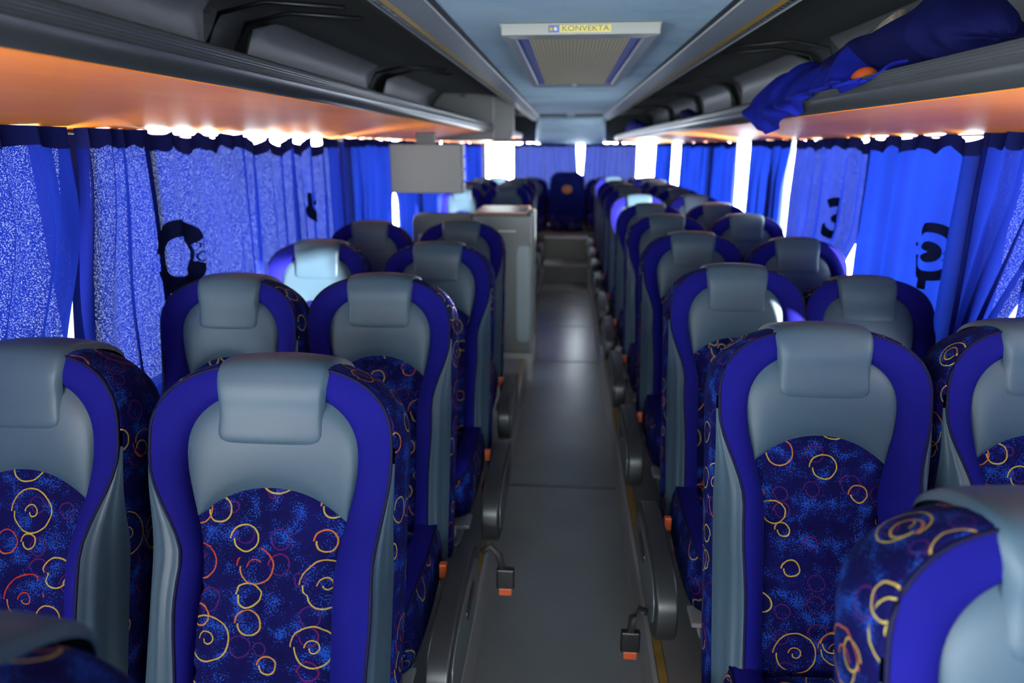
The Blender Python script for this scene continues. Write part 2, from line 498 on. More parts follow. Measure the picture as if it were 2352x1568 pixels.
ZP, REC = .330, math.radians(16)       # backrest pivot above the platform, recline
def make_seat(arm, skewed=False):
    """arm: -1 / +1 puts the armrest and belt on that side, 0 leaves them off"""
    r = empty('coach_seat')
    b = put('backrest', 'backrest', r, skewed); b.location = (0, .02, ZP); b.rotation_euler.x = -REC
    for nm, key in (('bolster', 'bolster'), ('piping', 'piping'), ('side_gusset', 'side_gusset'), ('side_gusset', 'side_gusset2'),
                    ('leather_panel', 'leather_panel'), ('centre_panel', 'centre_panel'), ('headrest', 'headrest')):
        put(nm, key, b, skewed)
    c = put('seat_cushion', 'seat_cushion', r); c.location = (0, -.02, .322); c.rotation_euler.x = math.radians(-4)
    put('seat_bolster', 'seat_bolster', c); put('piping', 'seat_piping', c)
    def share(name, f):
        k = (name, arm if name in ('armrest', 'inlay', 'slot', 'seat_belt', 'buckle', 'recline_lever') else 0)
        if k not in proto:
            m, mat, bv = f(); proto[k] = m.build(name, M[mat], r, smooth=True, bevel=bv); return proto[k]
        o = proto[k].copy(); C.objects.link(o); o.parent = r; return o
    def fr():
        m = MB(); m.box(-.225, .225, -.50, -.42, .172, .186); m.box(-.215, .215, -.10, -.04, .152, .175)
        m.box(-.2, -.17, -.47, .04, .152, .175); m.box(.17, .2, -.47, .04, .152, .175); return m, 'white_metal', .003
    share('seat_frame', fr)
    def leg(x):
        def f():
            m = MB(); m.tube([(x, -.12, .165), (x, -.30, .0)], .016, 10); m.tube([(x, -.06, .165), (x, -.04, 0)], .016, 10)
            m.box(x - .03, x + .03, -.34, 0, 0, .012); return m, 'steel', 0
        return f
    for i, x in enumerate((-.13, .13)):
        k = ('leg', x)
        if k not in proto:
            m, mat, bv = leg(x)(); proto[k] = m.build('leg', M[mat], r)
        else:
            o = proto[k].copy(); C.objects.link(o); o.parent = r
    if arm:
        X0 = arm*.275; X1 = arm*.335
        def ar():
            m = MB(); m.prism(loz(.28, .225, .28, .115), lambda a, c, d: (d, -a, c), X0, X1)
            m.box(min(arm*.235, arm*.285), max(arm*.235, arm*.285), -.22, -.16, .15, .2); return m, 'arm', .008
        a = share('armrest', ar)
        def il():
            m = MB(); m.prism(loz(.28, .225, .235, .08), lambda a, c, d: (d, -a, c), X1 - arm*.002, X1 + arm*.004); return m, 'arm_in', .002
        i = share('inlay', il); i.parent = a
        def sl():
            m = MB(); m.prism(loz(.22, .245, .075, .022), lambda a, c, d: (d, -a, c), X1 + arm*.001, X1 + arm*.007); return m, 'black', .001
        i = share('slot', sl); i.parent = a
        def sb():
            m = MB(); m.tube([(arm*.252, -.04, .16), (arm*.254, -.10, .24), (arm*.255, -.16, .29)], .012, 8); return m, 'belt', 0
        s_ = share('seat_belt', sb)
        def bk():
            m = MB(); m.box(arm*.255 - .012, arm*.255 + .012, -.185, -.165, .28, .325); return m, 'orange', .004
        i = share('buckle', bk); i.parent = s_; i['label'] = 'orange buckle'
    return r

seatP = {k: make_seat(k) for k in (0, 1, -1)}
seatP['L1'] = make_seat(1, True)
used = set()
ORD = ['first', 'second', 'third', 'fourth', 'fifth', 'sixth', 'seventh', 'eighth', 'ninth', 'tenth', 'eleventh', 'twelfth']
def place_seat(kind, x, ytop, label, rec=16, ztop=None, rz=0, base=PLAT, sc=None):
    sc = sc or (.92 if kind == 0 else .965)
    r = seatP[kind] if kind not in used else copy_tree(seatP[kind])
    used.add(kind)
    rr = math.radians(rec)
    r.scale.x = sc; r.location = (x, ytop - .76*math.sin(rr), base); r.rotation_euler.z = math.radians(rz)
    b = [c for c in r.children if c.name.startswith('backrest')][0]
    b.rotation_euler.x = -rr
    tag(r, label, 'seat', 'coach seats in rows')
    return r
BELOW = ['in the very front row, nearest the camera']
# right of the aisle
RY = [.718, 1.547, 2.375, 3.235, 4.09, 4.92, 5.75, 6.6, 7.42, 8.24, 9.06]
for i, y in enumerate(RY):
    lab = ('blurred close-up blue seat cut by the lower right corner of the photo' if i == 0 else
           f'aisle-side seat, {ORD[i-1]} of the full backrests lining the right of the aisle')
    if i == 1: lab = 'large sharp blue seat with ring-patterned centre panel, nearest in full view right of the aisle'
    if i == 2: lab = 'blue aisle seat directly behind the large sharp seat right of the aisle'
    place_seat(-1, .585, y, lab, rec=19 if i < 3 else 17, sc=1 if i == 1 else None)
WR = [(1.07, 1.56), (1.035, 2.42), (1.035, 3.17), (1.04, 4.10), (1.04, 4.92), (1.04, 5.75), (1.04, 6.6), (1.04, 7.42), (1.04, 8.24), (1.04, 9.06)]
for i, (x, y) in enumerate(WR):
    lab = f'window-side seat by the curtains on the right, {ORD[i]} in its column from the front'
    if i == 0: lab = 'window seat cut by the right edge of the photo beside the large sharp seat'
    if i == 1: lab = 'dark shaded window seat under the emblem curtain, second by the right-hand windows'
    if i == 3: lab = 'window seat whose top is bleached by daylight, fourth by the right-hand windows'
    place_seat(0, x, y, lab, rec=(27 if i == 1 else 20 if i == 2 else 16))
# left of the aisle
LY = [.39, 1.219, 2.048, 2.80, 3.65]
for i, y in enumerate(LY):
    lab = f'aisle-side seat ahead of the grey cabinet, {ORD[i]} in the front left column'
    if i == 0: lab = 'seat of which only a blurred top corner shows at the lower left of the photo'
    if i == 1: lab = 'large sharp blue seat with ring-patterned centre panel, nearest in full view left of the aisle'
    place_seat('L1' if i == 1 else 1, (-.573, -.556, -.57, -.53, -.56)[i], y, lab, rec=20 if i < 2 else 17, sc=1.03 if i == 1 else None)
for i, (x, y) in enumerate([(-1.075, 1.22), (-1.02, 1.985), (-1.04, 2.80), (-1.03, 3.56)]):
    lab = ['window seat cut by the left edge of the photo beside the large sharp seat',
           'dark shaded window seat below the left emblem curtain, second from the front by the windows',
           'brightly lit window seat with pale shining headrest, third by the left windows',
           'dark window seat in deep shade, fourth by the left windows'][i]
    place_seat(0, x, y, lab)
for i, y in enumerate([6.95, 7.77, 8.59]):
    place_seat(1, -.6, y, f'aisle-side seat behind the grey cabinet, {ORD[i]} in the rear left column')
    place_seat(0, -1.05, y, f'window-side seat behind the hanging monitor, {ORD[i]} in the rear left column')

# dangling belts in the aisle
def belt(name, pts, buckle, label):
    m = MB(); m.tube(pts, .011, 8); o = m.build(name, M['belt']); tag(o, label, 'seat belt', 'belts dangling into the aisle')
    x, y, z = buckle
    m = MB(); m.box(x-.028, x+.028, y-.012, y+.012, z-.035, z+.035); m.build('buckle', M['black'], o, bevel=.006)
    m = MB(); m.box(x-.02, x+.02, y-.014, y+.014, z-.055, z-.03); b = m.build('release_button', M['orange'], o, bevel=.003); b['label'] = 'orange button'
belt('seat_belt', [(-.235, 1.83, .42), (-.21, 1.83, .44), (-.185, 1.83, .41), (-.175, 1.83, .36)], (-.165, 1.83, .33), 'black belt with orange-tipped buckle hanging into the aisle on the left')
belt('seat_belt', [(.255, 1.70, .33), (.235, 1.70, .34), (.215, 1.70, .31), (.212, 1.70, .26)], (.212, 1.70, .23), 'black belt with orange-tipped buckle hanging into the aisle on the right')

# rear bench : five seats side by side on the raised rear floor
for i, x in enumerate((-1.0, -.52, 0, .5, 1.0)):
    r = empty('rear_bench_seat', (x, 9.86, .5))
    b = put('backrest', 'backrest', r); b.location = (0, .02, .06); b.rotation_euler.x = -math.radians(10); b.scale = (1, 1, .83)
    for nm, key in (('bolster', 'bolster'), ('leather_panel', 'leather_panel'), ('centre_panel', 'centre_panel'), ('headrest', 'headrest')):
        put(nm, key, b)
    c = put('seat_cushion', 'seat_cushion', r); c.location = (0, -.02, .165)
    put('seat_bolster', 'seat_bolster', c)
    tag(r, ['rear bench seat in the corner by the left windows', 'rear bench seat left of the covered middle seat',
            'middle rear bench seat hidden under a navy cover at the end of the aisle', 'rear bench seat right of the covered middle seat',
            'rear bench seat in the corner by the right windows'][i], 'seat', 'rear bench seats')
# cover draped on the middle bench seat
rows = []
for i in range(25):
    v = i/24; h = .695*v
    hw = .255 - .05*(1 - v)*0 + .01*math.sin(v*6)
    if v > .8: hw *= (1 - ((v - .8)/.2)**2.6*.45)
    r = []
    for j in range(25):
        s = -1 + 2*j/24
        n = .085 + .02*math.cos(s*PI/2) + .008*math.sin(s*9 + v*7) - (.06 if abs(s) > .97 else 0) - .05*max(0, v - .85)/.15
        y = 9.88 - n + h*math.sin(math.radians(10)); r.append((s*hw + .0, y, .62 + h*.93))
    rows.append(r)
rows.append([(p[0]*.98, p[1] + .12, p[2] - .005) for p in rows[-1]])
o = MB().grid(rows).build('seat_cover', M['cover']); tag(o, 'navy cloth cover with a round orange emblem over the middle rear seat', 'seat cover')
bpts = []
m = MB(); pr_ = [[(0 + .062*rr*math.cos(a)*1.15, 9.88 - .118 + (.445 + .062*rr*math.sin(a))*.176 + .0, .62 + (.445 + .062*rr*math.sin(a))*.93) for a in [2*PI*k/24 for k in range(24)]] for rr in (.0, .5, 1)]
m.grid(pr_, close=True); e = m.build('emblem_patch', M['patch'], o); e['label'] = 'round orange emblem'

# ------------------------------------------------------------------ shell of the bus
YF, YR = -2.3, 10.45
m = MB(); m.box(-1.36, 1.36, YF, YR, -.06, 0); struct(m.build('floor', M['floor'], smooth=False))
m = MB(); m.box(-1.345, -.275, YF, 4.6, 0, PLAT); m.box(-1.345, -.275, 6.35, 9.2, 0, PLAT); struct(m.build('floor_left', M['floor'], smooth=False))
m = MB(); m.box(.285, 1.345, YF, 9.2, 0, PLAT); struct(m.build('floor_right', M['floor'], smooth=False))
m = MB(); m.box(-1.345, 1.345, 9.2, YR, 0, .5); m.box(-.274, .284, 8.72, 9.2, 0, .49); struct(m.build('floor_rear', M['riser'], smooth=False))
m = MB(); m.box(-.274, .284, 8.36, 8.72, 0, .2); struct(m.build('floor_step', M['riser'], smooth=False))
m = MB(); m.box(-.274, .284, 8.35, 8.73, .2, .216); m.box(-.274, .284, 8.71, 8.76, .49, .505); struct(m.build('trim_1', M['nosing'], smooth=False))
for i, (x0, x1, y0, y1) in enumerate([(-.275, -.262, YF, 4.6), (.272, .285, YF, 8.35)]):
    m = MB(); m.box(x0, x1, y0, y1, .0, PLAT + .006); struct(m.build(f'trim_{i+2}', M['nosing'], smooth=False))
m = MB(); m.box(.288, .313, YF, 8.35, PLAT, PLAT + .003); struct(m.build('trim_4', M['yellow_worn'], smooth=False))
m = MB(); m.box(-.292, -.277, YF, 4.6, PLAT, PLAT + .003); struct(m.build('trim_5', M['yellow_worn'], smooth=False))
# aisle floor seams
m = MB()
for y in (3.05, 5.1, 6.2, 7.1): m.box(-.26, .27, y, y + .012, 0, .0025)
struct(m.build('trim_6', M['arm'], smooth=False))

ZB, ZT = .88, 1.662
def side_wall(name, sx, pillars, y0, y1):
    m = MB(); X0, X1 = sorted((sx*1.30, sx*1.36))
    m.box(X0, X1, y0, y1, 0, ZB); m.box(X0, X1, y0, y1, ZT, 2.14)
    for a, b in pillars: m.box(X0, X1, a, b, ZB, ZT)
    if sx < 0:
        m.prism([(1.60, ZB), (1.685, ZB), (1.835, ZT), (1.745, ZT)], lambda p, q, d: (d, p, q), -1.315, -1.295)
    struct(m.build(name, M['pillar'], smooth=False))
PL = [(YF, YF + .1), (-.35, -.27), (1.69, 1.695), (3.93, 4.06), (5.95, 6.05), (8.0, 8.1), (YR - .12, YR)]
PR = [(YF, -.22), (2.235, 2.325), (4.43, 4.53), (6.28, 6.5), (8.02, 8.12), (YR - .12, YR)]  # first span made solid, out of view, to keep the sun off the seats
side_wall('wall_left', -1, PL, YF, YR); side_wall('wall_right', 1, PR, YF, YR)
wn = 0
portals = []
def pane(x0, x1, y0, y1, z0, z1, rot):
    global wn
    wn += 1; m = MB()
    if abs(x1 - x0) < .05: m.grid([[(x0, y0, z0), (x0, y1, z0)], [(x0, y0, z1), (x0, y1, z1)]]); sz = (z1 - z0, y1 - y0)
    else: m.grid([[(x0, y0, z0), (x1, y0, z0)], [(x0, y0, z1), (x1, y0, z1)]]); sz = (x1 - x0, z1 - z0)
    struct(m.build(f'window_{wn}', M['glass'], smooth=False))
    portals.append((((x0+x1)/2, (y0+y1)/2, (z0+z1)/2), sz, rot))
for sx, pl in ((-1, PL), (1, PR)):
    for (a, b), (c, d) in zip(pl, pl[1:]):
        pane(sx*1.33, sx*1.33, b, c, ZB, ZT, (0, sx*PI/2, 0))
# rear wall with its window
m = MB()
m.box(-1.36, 1.36, YR, YR + .06, 0, 1.0); m.box(-1.36, 1.36, YR, YR + .06, 1.665, 2.14)
m.box(-1.36, -1.215, YR, YR + .06, 1.0, 1.665); m.box(1.27, 1.36, YR, YR + .06, 1.0, 1.665)
struct(m.build('wall_rear', M['wall'], smooth=False))
pane(-1.215, 1.27, YR + .03, YR + .03, 1.0, 1.665, (-PI/2, 0, 0))
# front wall with the windscreen (behind the camera)
m = MB()
m.box(-1.36, 1.36, YF - .06, YF, 0, .75); m.box(-1.36, 1.36, YF - .06, YF, 2.02, 2.14)
m.box(-1.36, -1.22, YF - .06, YF, .75, 2.02); m.box(1.22, 1.36, YF - .06, YF, .75, 2.02)
struct(m.build('wall_front', M['wall'], smooth=False))
pane(-1.22, 1.22, YF - .03, YF - .03, .75, 2.02, (PI/2, 0, 0))
# ceiling
ZC = 1.955
m = MB(); m.box(-1.36, 1.36, YF, YR, 2.14, 2.18)
m.box(-.332, .392, YF, 7.75, ZC, 2.0); m.box(-.332, .392, 7.75, 8.36, 2.05, 2.06)
struct(m.build('ceiling', M['ceiling'], smooth=False))
# rear bulkhead panel under the roof
rows = []
for y, z, w in ((8.34, 1.945, .325), (8.75, 1.93, .34), (9.2, 1.86, .37), (9.8, 1.75, .405), (10.3, 1.665, .43), (10.42, 1.655, .44)):
    rows.append([(-w - .03, y, z + .05), (-w, y, z + .012), (-w*.9, y, z), (0, y, z - .004), (w*.9 + .05, y, z), (w + .06, y, z + .012), (w + .09, y, z + .05)])
o = MB().grid(rows).build('trim_7', M['ceiling']); struct(o)
o.modifiers.new('s', 'SOLIDIFY').thickness = .012
m = MB(); m.box(-.34, .40, 8.32, 8.36, 1.945, 2.05); struct(m.build('trim_8', M['black'], smooth=False))
m = MB(); m.box(-.02, .07, 8.28, 8.32, 1.945, 1.985); tag(m.build('smoke_sensor', M['pale'], bevel=.004), 'small pale sensor block at the dark slot in the rear ceiling', 'sensor')

# service strips along both sides of the ceiling
def strip(sx, x0, label):
    r = empty('ceiling_strip', (0, 0, 0)); y0, y1 = YF, 9.6
    def slab(name, a, b, za, zb, mat, ya=y0, yb=y1, th=.012):
        m = MB()
        m.grid([[(sx*a, ya, za), (sx*b, ya, zb)], [(sx*a, yb, za), (sx*b, yb, zb)]])
        m.grid([[(sx*a, ya, za + th), (sx*b, ya, zb + th)], [(sx*a, yb, za + th), (sx*b, yb, zb + th)]])
        m.grid([[(sx*a, ya, za), (sx*a, ya, za + th)], [(sx*a, yb, za), (sx*a, yb, za + th)]])
        m.grid([[(sx*b, ya, zb), (sx*b, ya, zb + th)], [(sx*b, yb, zb), (sx*b, yb, zb + th)]])
        m.grid([[(sx*a, yb, za), (sx*b, yb, zb)], [(sx*a, yb, za + th), (sx*b, yb, zb + th)]])
        return m.build(name, M[mat], r, smooth=False)
    a = x0
    slab('light_panel', a + .012, a + .086, ZC - .004, ZC - .014, 'panel', yb=9.3)
    slab('panel_edge', a + .005, a + .013, ZC + .002, ZC - .006, 'pale', yb=9.3)
    slab('yellow_line', a + .087, a + .105, ZC - .014, ZC - .014, 'yellow')
    p = slab('perforated_strip', a + .106, a + .127, ZC - .012, ZC - .012, 'perf')
    m = MB(); y = .9
    while y < 6: m.box(*sorted((sx*(a + .112), sx*(a + .121))), y, y + .014, ZC - .0132, ZC - .011); y += .03
    m.build('hole', M['black'], p, smooth=False)['kind'] = 'stuff'
    slab('edge_lip', a + .128, a + .150, ZC - .018, ZC + .004, 'lip')
    m = MB(); m.box(*sorted((sx*(a + .005), sx*(a + .115))), 9.3, 9.36, ZC - .02, ZC + .01); m.build('end_cap', M['pale'], r, bevel=.006)
    m = MB(); m.box(*sorted((sx*(a - .008), sx*(a + .0045))), y0, y1, ZC - .004, ZC + .004); m.build('painted_gap', M['gap_shade'], r, smooth=False)  # flush black strip paints the shade of the groove beside the panel
    tag(r, label, 'ceiling strip', 'service strips beside the ceiling panel')
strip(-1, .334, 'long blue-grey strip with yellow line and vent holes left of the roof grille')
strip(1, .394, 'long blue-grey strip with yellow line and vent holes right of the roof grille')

# air-conditioning return grille
r = empty('air_grille', (.027, 3.0, ZC))
def loopring(outer, inner, name, mat):
    m = MB(); a = [(x, y, z) for x, y, z in outer]; b = [(x, y, z) for x, y, z in inner]
    m.grid([a + [a[0]], b + [b[0]]]); return m.build(name, M[mat], r, smooth=False)
def rect(x, y0, y1, z): return [(-x, y0, z), (x, y0, z), (x, y1, z), (-x, y1, z)]
Y0, Y1 = -.89, .93
fo = loopring(rect(.229, Y0, Y1, 0), rect(.222, Y0 + .006, Y1, -.03), 'outer_frame', 'frame')
m = MB(); m.grid([rect(.222, Y0 + .006, Y1, -.03) + [(-.222, Y0 + .006, -.03)], rect(.195, Y0 + .12, Y1 - .02, -.026) + [(-.195, Y0 + .12, -.026)]])
m.grid([rect(.195, Y0 + .12, Y1 - .02, -.026) + [(-.195, Y0 + .12, -.026)], rect(.19, Y0 + .13, Y1 - .03, -.014) + [(-.19, Y0 + .13, -.014)]])
m.build('inner_frame', M['panel'], r, smooth=False)
m = MB(); m.box(-.225, .225, Y0 - .012, Y0 + .02, -.034, 0); fr_ = m.build('front_lip', M['frame'], r, bevel=.004)
m = MB(); m.box(-.155, .155, Y0 + .17, Y1 - .06, -.018, -.012); m.build('grille', M['grille'], r, smooth=False)
for a, b in ((-.19, -.155), (.155, .19)):
    m = MB(); m.box(a, b, Y0 + .13, Y1 - .03, -.016, -.010); m.build('filter_strip', M['filter'], r, smooth=False)
m = MB(); m.tube([(0, Y1 - .06, -.016), (0, Y1 - .06, -.03)], .014, 12); m.build('latch', M['pale'], r)
ys = Y0 - .0135
m = MB(); m.box(-.058, .086, ys, ys + .002, -.027, -.008); pl = m.build('sign_plate', M['sign_y'], r, smooth=False)
m = MB(); m.box(-.090, -.060, ys, ys + .002, -.027, -.008); pb = m.build('sign_badge', M['sign_b'], r, smooth=False)
for xx, mt in ((-.0815, 'sign_y'), (-.0695, 'sign_w')):
    m = MB(); m.tube([(xx, ys + .001, -.0175), (xx, ys - .001, -.0175)], .0052, 14); m.build('dot', M[mt], pb)
def text_mesh(name, body, size, mat, parent, fn, ax='CENTER', thick=.0006):
    cu = bpy.data.curves.new('t', 'FONT'); cu.body = body; cu.size = size; cu.align_x = ax; cu.align_y = 'CENTER'; cu.extrude = thick
    to = bpy.data.objects.new('t', cu); C.objects.link(to)
    dg = bpy.context.evaluated_depsgraph_get(); me = bpy.data.meshes.new_from_object(to.evaluated_get(dg))
    C.objects.unlink(to); bpy.data.objects.remove(to)
    for v in me.vertices: v.co = Vector(fn(v.co.x, v.co.y, v.co.z))
    me.materials.clear(); me.materials.append(mat)
    o = bpy.data.objects.new(name, me); C.objects.link(o); o.parent = parent; return o
text_mesh('lettering', 'KONVEKTA', .0225, M['sign_t'], pl, lambda x, y, z: (.014 + x*1.12, ys - .0006 - z, -.0175 + y*.9))
tag(r, 'rectangular roof air grille with beige mesh and KONVEKTA sign in the ceiling centre', 'air grille')

# ------------------------------------------------------------------ luggage racks
def rack(sx, y0, y1, zr, bays, label, z_out=1.66, xr=.665):
    r = empty('luggage_rack', (0, 0, 0))
    def pt(a, b, y): return (sx*a, y, b)
    def loft(name, prof, mat, ya=y0, yb=y1, n=2, smooth=True):
        rows = [[pt(a, b, lerp(ya, yb, i/(n-1))) for a, b in prof] for i in range(n)]
        m = MB(); m.grid(rows)
        k = len(prof); m.f.append(tuple(range(k))); m.f.append(tuple(range((n-1)*k, n*k)))
        return m.build(name, M[mat], r, smooth=smooth)
    # orange underside: gently concave sheet with thickness
    up = []
    for i in range(13):
        t = i/12; a = lerp(1.297, xr + .015, t); b = lerp(z_out, zr + .004, t) + .012*math.sin(PI*t)
        up.append((a, b))
    prof = up + [(a, b + .018) for a, b in reversed(up)]
    loft('underside_panel', prof + [prof[0]], 'wood', smooth=False)
    m = MB()
    m.tube([pt(xr + .028, zr - .001, lerp(y0, y1, i/20)) for i in range(21)], .004, 8); m.build('underside_bead', M['wood'], r)
    # rail with grooves
    pr = []
    for i in range(121):
        a = -PI*.62 + (PI*1.35)*i/120
        g = .0032*(.5 - .5*math.cos((i - 52)*2*PI/5)) if 52 <= i <= 82 else 0
        pr.append((xr + .03 - (.036 - g)*math.cos(a), zr + .034 + (.037 - g)*math.sin(a)))
    pr += [(xr + .055, zr + .03), (xr + .05, zr)]
    loft('rail', pr + [pr[0]], 'rail')
    # tray floor, rear wall and roof liner in one dark moulding
    inner = [(xr + .03, zr + .03), (1.15, zr - .02), (1.2, zr + .02), (1.2, 1.95)]
    for i in range(7): t = i/6*PI/2; inner.append((1.09 + .11*math.cos(t), 1.95 + .11*math.sin(t)))
    inner += [(.85, 2.055), (.62, 2.03), (.505, 1.965)]
    prof = inner + [(a + (.012 if a > 1 else 0), b + .014) for a, b in reversed(inner)]
    loft('liner', prof + [prof[0]], 'liner', smooth=False)
    # grey embossed bay panels with rounded upper corners, dark pockets between
    for (a, b) in bays:
        rows = []; n = 28
        for i in range(n + 1):
            y = lerp(a, b, i/n); e = min(y - a, b - y); rad = .16
            k = 1 if e > rad else math.sqrt(max(0, 1 - (1 - e/rad)**2))
            row = []
            for j in range(13):
                t = j/12
                top = lerp(.16, 1, k)
                tt = t*top
                if tt < .62: p = (1.165 - .01*tt, lerp(zr + .0, 1.955, tt/.62))
                else:
                    q = (tt - .62)/.38*PI/2; p = (1.165 - .006 - .1*(1 - math.cos(q)), 1.955 + .085*math.sin(q))
                row.append(pt(p[0] - .02*(1 if 0 < i < n else 0), p[1], y))
            rows.append(row)
        MB().grid(rows).build('bay_panel', M['bay'], r)
    for (a, b), (c, d) in zip(bays, bays[1:]):
        m = MB()
        path = [pt(1.165, zr, 0), pt(1.15, 1.93, 0), pt(1.10, 2.02, 0), pt(.95, 2.05, 0), pt(.7, 2.03, 0)]
        for yy in (b + .02, c - .02):
            m.tube([(p[0], yy, p[2]) for p in path], .007, 8)
        m.build('bay_rib', M['pocket'], r)
    tag(r, label, 'luggage rack', 'overhead luggage racks')
    return r
rack(-1, YF, 6.25, 1.738, [(-1.6, .40), (.62, 2.24), (2.47, 4.06), (4.34, 5.75)], 'overhead luggage rack with orange underside along the left, ahead of the grey divider')
rack(-1, 6.42, YR - .02, 1.738, [(6.6, 8.1), (8.3, 10.2)], 'shorter rear luggage rack with orange underside behind the grey divider', )
rack(1, YF, YR - .02, 1.708, [(-1.6, .0), (.2, 1.55), (1.78, 3.22), (3.5, 4.92), (5.18, 6.28), (6.5, 7.95), (8.2, 9.8)], 'overhead luggage rack with orange underside and blue cloths along the right', z_out=1.652)
# grey divider at the end of the left rack
poly = [(1.2, 1.665), (.60, 1.668), (.53, 1.67), (.495, 1.70), (.482, 1.75), (.482, 1.95), (.51, 2.0), (.62, 2.05), (1.0, 2.08), (1.12, 2.06), (1.2, 1.97)]
m = MB(); m.prism(poly, lambda a, c, d: (-a, d, c), 6.27, 6.40)
o = m.build('rack_divider', M['moulded'], bevel=.012); tag(o, 'warm grey moulded end panel dividing the left luggage rack', 'divider panel')
m = MB(); m.box(-.95, -.90, 6.255, 6.275, 2.03, 2.05); m.build('clip', M['black'], o, smooth=False)
m = MB(); m.box(-.665, -.655, 6.262, 6.272, 1.68, 2.03); m.build('bead', M['pale'], o, smooth=False)

# hanging monitor seen from behind
r = empty('monitor', (-.895, 4.42, 1.48))
m = MB(); m.box(-.231, .231, -.02, .03, -.152, .152); m.build('back_shell', M['tv'], r, bevel=.008)
m = MB()
for i in range(4): m.box(.232, .245, -.012, .022, -.145 + .075*i, -.08 + .075*i)
m.build('side_clip', M['pale'], r, bevel=.003)
m = MB(); m.box(-.22, .22, .029, .034, -.13, .13); m.build('screen', M['black'], r, smooth=False)
m = MB(); m.box(-.06, .06, -.01, .02, .15, .222); m.build('bracket', M['black'], r, bevel=.004)
tag(r, 'grey-backed monitor hanging below the left luggage rack', 'monitor')

# galley cabinet by the middle door
r = empty('galley_cabinet', (-.43, 4.9, 0))
m = MB(); m.box(-.20, .205, -.27, .3, 0, .2); m.build('plinth', M['pale'], r, bevel=.004)
m = MB(); m.box(-.2, .2, -.265, .3, .2, 1.17); m.build('body', M['cab'], r, bevel=.012)
m = MB(); m.box(-.2, .16, -.24, .29, 1.17, 1.19); m.build('top', M['cab_top'], r, bevel=.006)
m = MB(); m.prism(loz(.145, .63, .05, .34, 6), lambda a, c, d: (a, d, c), -.285, -.262); dd = m.build('door_strip', M['cab_light'], r, bevel=.006)
m = MB(); m.box(-.03, .09, -.275, -.264, 1.06, 1.07); m.build('label_strip', M['white_metal'], r, smooth=False)
m = MB(); m.box(.19, .206, -.272, -.25, .2, 1.19); m.build('corner_trim', M['lip'], r, bevel=.004)
tag(r, 'grey-green galley cabinet with tan top behind the left seats', 'cabinet')
r = empty('partition_panel', (-.86, 4.75, PLAT*0))
pp = [(-.21, 0), (.215, 0), (.215, 1.175), (-.15, 1.175), (-.19, 1.16), (-.21, 1.12)]
m = MB(); m.prism(pp, lambda a, c, d: (a, d, c), -.02, .02); m.build('panel', M['cab_dark'], r, bevel=.008)
m = MB(); m.box(-.17, -.06, -.026, -.02, .5, 1.03); m.build('pale_inset', M['cab_light'], r, bevel=.004)
tag(r, 'dark grey partition panel between the galley cabinet and the left curtains', 'partition')

